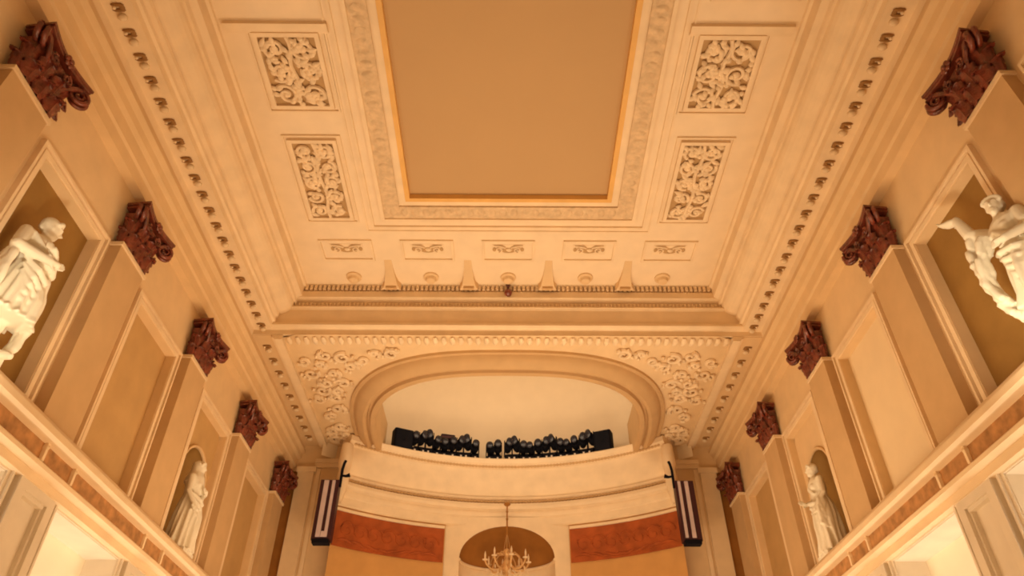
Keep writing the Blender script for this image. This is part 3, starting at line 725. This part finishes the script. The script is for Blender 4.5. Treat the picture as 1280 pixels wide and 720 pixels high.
# ------------------------------------------------------------------ hanging column loudspeakers
for s in (-1, 1):
    o = empty('column_loudspeaker', (s*7.68, 29.55, 10.48)); o.scale = (.962, .962, .962); H = 2.72
    MB().box(-.42, .42, -.16, .24, 0, H).build('housing', M['maroon'], o)
    for x0, x1 in (((-.30, -.18), (.0, .16)) if s > 0 else ((-.24, -.04), (.12, .25))):
        MB().box(x0, x1, -.23, -.15, .12, H-.05).build('grille_strip', M['lav'], o)
    MB().box(-.36, .36, -.2, .18, -.14, .04).build('bottom_cap', M['black'], o)
    MB().box(-.02, .16, -.245, -.23, .1, .35).build('badge_plate', M['lav'], o)
    mb = MB(); q = -s*.44
    mb.tube([(q, -.05, H-.3), (q, -.05, H+.55), (q-s*.05, -.05, H+.85), (q-s*.10, -.05, H+.98)], .065, 8)
    mb.tube([(q, -.05, H+.25), (q-s*.2, -.05, H+.22), (q-s*.38, -.05, H+.27)], [.05, .06, .1], 8); mb.tube([(q, -.05, H-.1), (q+s*.3, .1, H-.05)], .04, 6)
    mb.build('hanging_bracket', M['black'], o, smooth=50)
    tag(o, f'tall dark column loudspeaker with pale grille strips hanging {SIDE[s]} of the stage', 'loudspeaker', 'column loudspeakers flanking the stage')

# ------------------------------------------------------------------ chandelier
ch = empty('chandelier', (0, 32.2, 13.15))
mb = MB(); mb.tube([(0, 0, 0), (0, 0, -2.2)], .035, 8)
for z in (-.35, -.7, -1.05, -1.4, -1.75): mb.ball((0, 0, z), (.06, .06, .05), 8, 4)
mb.lathe([(.14, .05), (.16, 0), (.10, -.06), (.04, -.10)], n=12); mb.build('hanging_rod', M['alcove'], ch, smooth=50)
for k in range(3):
    a = 2*PI*k/3+.5; MB().tube([(0, 0, -1.3), (.10*math.cos(a), .10*math.sin(a), -1.8), (.17*math.cos(a), .17*math.sin(a), -2.2)], .014, 6).build('stay_chain', M['brass'], ch)
mb = MB(); mb.lathe([(.06, -2.05), (.15, -2.12), (.20, -2.22), (.12, -2.34), (.07, -2.5), (.16, -2.62), (.22, -2.78), (.14, -2.95), (.05, -3.2), (.11, -3.32), (.03, -3.45)], n=16)
mb.build('stem', M['brass'], ch, smooth=60)
for k in range(8):
    a = 2*PI*k/8+.2; c_, s_ = math.cos(a), math.sin(a)
    mb = MB(); pts = [(.15, -2.75), (.40, -2.98), (.70, -2.98), (.92, -2.78), (.98, -2.62)]
    mb.tube([(r*c_, r*s_*.9, z) for r, z in pts], [.05, .05, .045, .04, .045], 8); mb.tube([(r*c_, r*s_*.9, z) for r, z in ((.16, -2.3), (.42, -2.28), (.66, -2.5), (.78, -2.86))], .032, 6)
    arm = mb.build('arm', M['brass'], ch, smooth=60)
    mb = MB(); mb.lathe([(.02, 0), (.12, .03), (.13, .06), (.04, .07), (.045, .28), (.03, .33), (.01, .42)], c=(.98*c_, .9*.98*s_, -2.64), n=10); mb.build('candle_lamp', M['glass'], arm, smooth=60)
    mb = MB()
    for r, z in ((.42, -3.08), (.70, -3.10), (.92, -2.95)): mb.ball((r*c_, r*s_*.9, z-.08), (.035, .035, .09), 6, 4)
    mb.build('crystal_drops', M['glass'], arm)
tag(ch, 'many-armed brass chandelier hanging on a long rod before the arched alcove', 'chandelier')

# ------------------------------------------------------------------ lights
def area(name, loc, target, size, power, col=(1, .66, .34), sy=None, spread=None):
    l = bpy.data.lights.new(name, 'AREA'); l.energy = power; l.color = col; l.size = size
    if sy: l.shape = 'RECTANGLE'; l.size_y = sy
    if spread: l.spread = spread
    o = bpy.data.objects.new(name, l); C.objects.link(o); o.location = loc
    d = Vector(target)-Vector(loc); o.rotation_euler = d.to_track_quat('-Z', 'Y').to_euler()
    return o
WARM = (1, .62, .30)
area('hall_uplight', (0, 15, -1.5), (0, 17.5, 18), 12, 1420, WARM, sy=18)
area('back_uplight', (0, 21, 2.5), (0, 20.5, 18), 10, 940, (1, .75, .48), sy=5)
area('near_uplight', (0, -2, -1), (0, 14, 12), 10, 260, WARM, sy=6)
area('stage_recess_light', (0, 26.5, 17.5), (0, 34, 19.5), 8, 270, (1, .78, .53), sy=3)
for s in (-1, 1):
    for c in PIL[1:-1]:
        area('gallery_light', (s*10.25, c+PITCH/2, 2.4), (s*10.8, c+PITCH/2, 4.2), 2.8, 75, (1, .92, .76), sy=.5)
    area('near_statue_light', (s*6.5, 8.6, 5.0), (s*10.4, 11.2, 9.4), .6, 23, (1, .84, .58), spread=math.radians(50))
w = bpy.data.worlds.new('World'); bpy.context.scene.world = w; w.use_nodes = True
w.node_tree.nodes['Background'].inputs[0].default_value = (1, .60, .28, 1); w.node_tree.nodes['Background'].inputs[1].default_value = 0.22

# ------------------------------------------------------------------ camera
cam = bpy.data.cameras.new('Camera'); co = bpy.data.objects.new('Camera', cam); C.objects.link(co)
cam.sensor_fit = 'HORIZONTAL'; cam.sensor_width = 36; cam.lens = 36*893/1280; cam.clip_end = 200
co.location = (0, 0, 0); co.rotation_euler = (math.radians(90+39.07), 0, math.radians(-0.4))
sc = bpy.context.scene; sc.camera = co
sc.view_settings.view_transform = 'Standard'; sc.view_settings.look = 'None'; sc.view_settings.exposure = 0
sc.cycles.filter_width = 1.9
